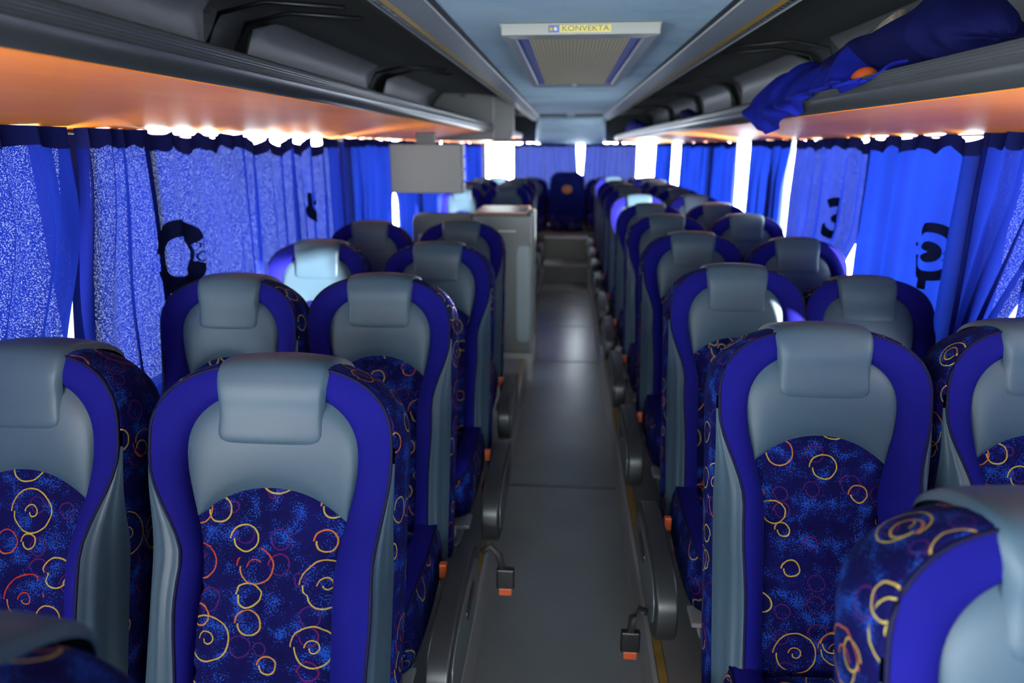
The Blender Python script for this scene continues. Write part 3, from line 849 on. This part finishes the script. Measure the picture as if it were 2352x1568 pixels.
# ------------------------------------------------------------------ curtains
ncur = 0
def curtain(label, axis, X, a0, a1, z0=.85, z1=1.664, e0=None, e1=None, n=7, amp=.022, seed=0, shear=0, sag=.012, hooks=5, mat='curtain', emblem=None, tape=.046, fold=.19, flip=1, pscale=1, letters=()):
    """hangs in the plane X (axis 'x': runs along y) or in the plane Y (axis 'y': runs along x)"""
    rnd = random.Random(seed)
    ph = rnd.random()*6; f2 = rnd.uniform(1.2, 2.2); sg = [rnd.uniform(.25, 1.4)*sag for _ in range(hooks + 1)]
    wd = abs(a1 - a0)
    s = -math.copysign(1, X) if axis == 'x' else -1
    E0 = e0 or (lambda z: 0); E1 = e1 or (lambda z: 0)
    def pos(u, z, lift=0):
        A = amp*(.55 + .45*min(1, (z1 - z)/.3))
        q = 2*PI*n*u + ph + .9*math.sin(2*PI*f2*u + ph*2) + shear*(z1 - z)*6
        w = math.sin(q)*.62 + .38*math.sin(q*.53 + 2*math.sin(3*u + seed) + shear*(z1 - z)*5)
        w += .25*noise.noise((u*6*n/7, z*3, seed*3.1))
        d = X + s*(A*w + lift)
        al = lerp(a0 + E0(z), a1 + E1(z), u) + wd/n*fold*(.7 + .9*noise.noise((u*n*.35, z*1.2, seed*1.7)))*math.sin(q + 1.1)*min(1, u*8, (1 - u)*8)
        return (d, al, z) if axis == 'x' else (al, d, z)
    def ztop(u):
        h = u*hooks; i = min(hooks, int(h)); return z1 - sg[i]*math.sin(PI*(h - i))**1.0
    nu = max(40, int(n*16)); nz = 30
    r = empty('curtain', pos(.5, z1)); base = Vector(r.location)
    def sheet(name, zf0, zf1, lift, mt, nzz):
        rows = []
        for j in range(nzz + 1):
            rows.append([Vector(pos(i/nu, lerp(zf0(i/nu), zf1(i/nu), j/nzz), lift)) - base for i in range(nu + 1)])
        return MB().grid(rows).build(name, M[mt], r)
    sheet('drape', lambda u: z0, ztop, 0, mat, nz)
    sheet('heading_tape', lambda u: ztop(u) - tape - .005*math.sin(u*40), lambda u: ztop(u) + .002, .003, 'tape', 3)
    if emblem:
        ec, ez, es, arcs, bits = emblem
        def fn(p, q):
            al = ec + flip*p*es*pscale; u = (al - a0)/(a1 - a0); return Vector(pos(u, ez + q*es, .006)) - base
        m = MB()
        for (r0, r1, t0, t1) in arcs:
            k = max(3, int(abs(t1 - t0)/6)); rows = []
            for rr in (r0, (r0 + r1)/2, r1):
                rows.append([fn(rr*math.cos(math.radians(lerp(t0, t1, i/k))), rr*1.12*math.sin(math.radians(lerp(t0, t1, i/k)))) for i in range(k + 1)])
            m.grid(rows)
        for (p0, p1, q0, q1) in bits:
            m.grid([[fn(lerp(p0, p1, i/3), lerp(q0, q1, j/3)) for i in range(4)] for j in range(4)])
        pe = m.build('printed_emblem', M['emblem'], r); pe['label'] = 'dark round emblem print'
        for body, p0, q0, sz in letters:
            text_mesh('lettering', body, sz, M['emblem'], pe, lambda x, y, z: fn(p0 + y, q0 - x), thick=0)
    tag(r, label, 'curtain', 'blue window curtains')
    return r
# (arcs: r0, r1, angle0, angle1; bits: rectangles) seen from inside
E_R = ([(.7, 1.05, 30, 140), (.7, 1.05, 195, 330), (.0, .38, -150, 165), (.7, .74, -30, 30)], [(-.22, .1, -1.55, -1.08), (-1.15, -1.0, .05, .22)])
E_R2 = ([(.6, 1.05, -35, 125), (.6, 1.05, 205, 325), (.0, .22, 0, 360)], [(-1.2, -.85, -.12, .02), (-1.25, -1.1, .05, .35), (.25, .5, .9, 1.15)])
E_L = ([(.58, 1.08, 22, 165), (.58, 1.08, 192, 338), (.58, .66, -22, 22), (1.0, 1.08, -22, 22), (.58, .66, 165, 192)], [])
E_L2 = ([(.5, .9, 200, 260)], [(.2, .5, .2, 1.0), (-.6, -.4, -.3, .25), (-.35, -.1, -.25, -.1), (-.1, .02, -.25, .3), (.1, .35, -.1, .05)])
XL, XR_ = -1.262, 1.262
bow = lambda k, zc=1.2, w=.25: (lambda z: k*math.exp(-((z-zc)/w)**2))
curtain('textured blue curtain at the left edge of the photo ahead of the dark window pillar', 'x', XL, .35, 1.705, e1=lambda z: -.17*sstep(1.5, 1.0, z), n=11, seed=1, sag=.0, hooks=6)
curtain('blue curtain beside the dark pillar on the left, just ahead of the emblem curtain', 'x', XL - .006, 1.755, 2.06, e0=lambda z: -.11*sstep(1.62, 1.1, z), n=4, seed=2, shear=.5, sag=.0, hooks=3, amp=.02)
curtain('blue curtain with a dark octagonal emblem and diagonal folds on the left', 'x', XL + .012, 1.99, 2.655, n=5, seed=3, fold=.02, amp=.016, shear=.35, sag=.022, hooks=4, pscale=1.45, letters=(('AO', .83, 0, .5), ('N', -.85, 0, .4)), emblem=(2.11, 1.275, .098, *E_L))
curtain('blue curtain with small dark marks left of the dark gap, third on the left windows', 'x', XL, 2.668, 3.82, n=9, seed=5, shear=.25, sag=.036, hooks=5, emblem=(3.38, 1.37, .12, *E_L2))
curtain('blue curtain between the dark pillar and the hanging monitor', 'x', XL, 3.92, 5.02, n=7, seed=6, sag=.01, e1=lambda z: -.05*sstep(1.36, 1.2, z), mat='curtain_deep')
curtain('blue curtain seen below the hanging monitor', 'x', XL - .008, 4.98, 6.9, n=10, seed=7, sag=.012, e0=lambda z: .14*sstep(1.38, 1.2, z), mat='curtain_deep')
curtain('blue curtain right of the hanging monitor, last but one on the left', 'x', XL, 7.0, 8.5, n=8, seed=8, sag=.01, mat='curtain_deep')
curtain('rearmost blue curtain on the left beside the uncovered back window corner', 'x', XL, 8.55, 10.35, n=9, seed=9, sag=.01, mat='curtain_deep')
curtain('blue curtain at the right edge of the photo with a white gap below it', 'x', XR_, 1.80, 2.27, e0=lambda z: .6*max(0, 1.48 - z)*(1 - sstep(1.1, .9, z)*.1), n=5, seed=10, shear=-.3, sag=.006, hooks=4)
curtain('unseen blue curtain added over the first right window to hold back the sun', 'x', XR_ - .012, -.25, .98, e1=lambda z: .30*sstep(1.44, 1.34, z), n=10, seed=21)  # added out of view as a sun block; its edge shapes the gap
curtain('narrow unseen blue curtain added on the right to narrow the sun gap', 'x', XR_ - .012, 1.25, 1.955, n=6, seed=22)  # added out of view to keep sun off the neighbouring seats
curtain('blue curtain with the large open dark emblem right of the large sharp seat', 'x', XR_, 2.24, 3.09, n=6, seed=11, fold=.015, amp=.022, shear=.08, sag=.026, hooks=4, flip=-1, pscale=1.25, letters=(('AT', .9, 0, .42), ('O', -.72, .1, .42)), emblem=(2.46, 1.268, .085, *E_R), mat='curtain_deep')
curtain('purple-blue curtain with a smaller closed ring emblem on the right', 'x', XR_ + .01, 3.06, 4.06, e0=lambda z: .14*sstep(1.28, 1.05, z), n=7, seed=12, fold=.015, amp=.022, sag=.034, hooks=5, flip=-1, pscale=1.2, emblem=(3.42, 1.285, .085, *E_R2))
curtain('narrow blue curtain between two white window gaps on the right', 'x', XR_, 4.17, 5.03, e0=lambda z: -.08*sstep(1.38, 1.63, z), n=5, seed=13, sag=.01, hooks=3, mat='curtain_deep')
curtain('lit blue curtain just behind the widest white window gap on the right', 'x', XR_, 5.40, 6.35, n=6, seed=14, sag=.016, mat='curtain_deep')
curtain('blue curtain behind the dark rear pillar on the right', 'x', XR_, 6.45, 8.12, n=8, seed=15, sag=.014, mat='curtain_deep')
curtain('rearmost blue curtain on the right beside the uncovered back window corner', 'x', XR_, 8.65, 10.35, n=8, seed=16, sag=.01, mat='curtain_deep')
YB = 10.36
curtain('left half of the blue curtains over the back window', 'y', YB, -.80, .125, z0=.9, z1=1.668, e1=lambda z: .03*sstep(1.6, 1.15, z), n=12, seed=17, sag=.02, hooks=6)
curtain('right half of the blue curtains over the back window', 'y', YB, .235, 1.0, z0=.9, z1=1.668, e0=lambda z: -.02*sstep(1.6, 1.15, z), n=10, seed=18, sag=.02, hooks=6)
# curtain rails
for i, x in enumerate((-1.286, 1.286)):
    m = MB(); m.tube([(x, .2 + 10*k/10, 1.652) for k in range(11)], .004, 6)
    tag(m.build('curtain_rail', M['steel']), ['thin curtain rail above the left windows', 'thin curtain rail above the right windows'][i], 'curtain rail', 'curtain rails')

# ------------------------------------------------------------------ things on the right rack
def drape(name, label, mat, spine, wid, seed, hang=0, parent=None, nu=60, nv=34, wr=.03):
    """crumpled cloth: a flattened sleeve along a spine with deep wrinkles"""
    rows = []; sp = [Vector(p) for p in spine]
    for i in range(nu + 1):
        t = i/nu*(len(sp) - 1); k = min(len(sp) - 2, int(t)); f = t - k
        f2 = f*f*(3 - 2*f); c = sp[k].lerp(sp[k+1], f2); w = lerp(wid[k][0], wid[k+1][0], f2); h = lerp(wid[k][1], wid[k+1][1], f2)
        end = min(1, min(i, nu - i)/5 + .04)**.5; r = []
        for j in range(nv):
            a = 2*PI*j/nv; q = Vector((math.cos(a)*w, 0, math.sin(a)*h))*end
            d = noise.noise((c.y*9 + seed, a*1.1, seed))*.6 + .5*math.sin(a*4 + c.y*22 + seed + 3*noise.noise((c.y*5, seed, 0)))*.6
            d2 = noise.noise((c.y*5 - seed, math.cos(a)*2, math.sin(a)*2 + seed))
            p = c + q*(1 + wr*14*d*.5) + Vector((0, .05*d2, .012*d2))
            r.append(p)
        rows.append(r)
    m = MB(); m.grid(rows, close=True); b = len(rows)*nv - nv
    m.f.append(tuple(range(nv))); m.f.append(tuple(b + j for j in range(nv)))
    o = m.build(name, M[mat], parent)
    sd = o.modifiers.new('s', 'SUBSURF'); sd.levels = 1; sd.render_levels = 1
    if label: tag(o, label, 'cloth', 'blue cloths on the right luggage rack')
    return o
# sheet that hangs over the rail
def sheet_over_rail(y0, y1, zr, xr, seed, label, mat='cloth', drop=.09, rise=.11):
    rows = []; nu, nv = 70, 46
    for i in range(nu + 1):
        u = i/nu; y = lerp(y0, y1, u); r = []
        dr = drop*(.55 + .55*abs(math.sin(PI*u*2.0 + .5)))*(1 - sstep(.42, .66, u))
        rs = rise*(.45 + .55*math.sin(PI*min(1, .1 + u*.95))) + .02*math.sin(u*11)
        for j in range(nv + 1):
            v = j/nv
            if v < .42:
                t = v/.42; x = xr - .016 - .02*math.sin(PI*t) ; z = zr + .052 - dr*(1 - t); x += .012*(1-t)
            elif v < .75:
                t = (v - .42)/.33; x = xr - .016 + .16*t; z = zr + .052 + rs*math.sin(PI*t*.62)**.8
            else:
                t = (v - .75)/.25; x = xr + .144 + .09*t; z = zr + .052 + rs*.93*(1 - t)**.8 - .01*t
            n = noise.noise((u*7, v*3, seed))*.03 + .022*math.sin(u*23 + 5*v + 3*noise.noise((u*4, v*2, seed + 4)))
            yy = y + .09*(v - .4)*(1 if u < .5 else .6) + .03*noise.noise((v*5, u*3, seed + 9))
            r.append((x - abs(n)*.9, yy, z + (n*.7 if v > .42 else n*.25)))
        rows.append(r)
    o = MB().grid(rows).build('cloth', M[mat])
    sd = o.modifiers.new('t', 'SOLIDIFY'); sd.thickness = .004
    tag(o, label, 'cloth', 'blue cloths on the right luggage rack'); return o
sheet_over_rail(2.60, 1.66, 1.708, .665, 3, 'bright blue cloth bundle spilling over the right rack rail')
drape('cloth', 'dark navy cloth heaped on the right rack beside the bright blue bundle', 'cloth_dark',
      [(.76, 2.18, 1.80), (.77, 2.0, 1.83), (.79, 1.80, 1.84), (.81, 1.65, 1.86), (.83, 1.50, 1.82)], [(.06, .035), (.08, .05), (.09, .075), (.09, .085), (.07, .04)], 7)
drape('cloth', 'small dark blue cloth corner on the right rack beyond the bright bundle', 'cloth_dark',
      [(.75, 4.3, 1.77), (.75, 4.45, 1.79), (.74, 4.62, 1.80), (.74, 4.75, 1.77)], [(.03, .02), (.05, .035), (.04, .05), (.02, .02)], 9)
drape('cloth', 'far small blue cloth bundle near the rear end of the right rack', 'cloth',
      [(.74, 7.0, 1.79), (.73, 7.4, 1.80), (.72, 7.9, 1.83), (.71, 8.5, 1.80)], [(.04, .03), (.06, .05), (.07, .07), (.05, .06)], 11)
m = MB(); bmx = bmesh.new(); bmesh.ops.create_uvsphere(bmx, u_segments=24, v_segments=14, radius=.035)
rows = [[(.695 + .034*math.sin(PI*i/12)*math.cos(2*PI*k/20), 1.78 + .034*math.sin(PI*i/12)*math.sin(2*PI*k/20), 1.765 + .034*math.cos(PI*i/12)) for k in range(20)] for i in range(13)]
bmx.free(); m.grid(rows, close=True)
tag(m.build('orange_ball', M['orange']), 'orange rounded object peeking out under the blue cloths', 'ball')
m = MB(); m.tube([(.84, 2.12, 1.90), (.86, 2.0, 1.915)], [.03, .045], 20)
tag(m.build('card_tube', M['cup']), 'tan speckled card piece behind the blue cloths on the rack', 'card')

# ------------------------------------------------------------------ camera
cam = bpy.data.cameras.new('camera'); co = bpy.data.objects.new('camera', cam); C.objects.link(co)
th = math.atan(449/1568); ps = math.atan(129/1568*math.cos(th))
co.location = (0, 0, 1.62); co.rotation_euler = (PI/2 - th, 0, ps)
cam.lens = 24; cam.sensor_width = 36; cam.clip_start = .02
cam.dof.use_dof = True; cam.dof.focus_distance = 1.45; cam.dof.aperture_fstop = 2.2; cam.dof.aperture_blades = 9
S.camera = co

# ------------------------------------------------------------------ light
w = bpy.data.worlds.new('sky'); S.world = w; w.use_nodes = True
nt = w.node_tree; bg = nt.nodes['Background']
bg.inputs[0].default_value = (.88, .95, 1, 1); bg.inputs[1].default_value = 38
for loc, sz, rot in portals:
    l = bpy.data.lights.new('portal', 'AREA'); l.shape = 'RECTANGLE'; l.size, l.size_y = sz
    l.cycles.is_portal = True
    o = bpy.data.objects.new('window_portal', l); C.objects.link(o); o.location = loc; o.rotation_euler = rot
sl = bpy.data.lights.new('sun', 'SUN'); sl.energy = 85; sl.angle = math.radians(1.2); sl.color = (1, .96, .9)
so = bpy.data.objects.new('sun', sl); C.objects.link(so)
so.rotation_euler = Vector((-1, .68, -.20)).to_track_quat('-Z', 'Y').to_euler()
S.view_settings.view_transform = 'Standard'; S.view_settings.look = 'None'; S.view_settings.gamma = 1
S.view_settings.use_curve_mapping = False
S.view_settings.exposure = 0
S.cycles.diffuse_bounces = 6; S.cycles.max_bounces = 12; S.cycles.transparent_max_bounces = 12
S.cycles.sample_clamp_indirect = 8
S.cycles.use_denoising = True
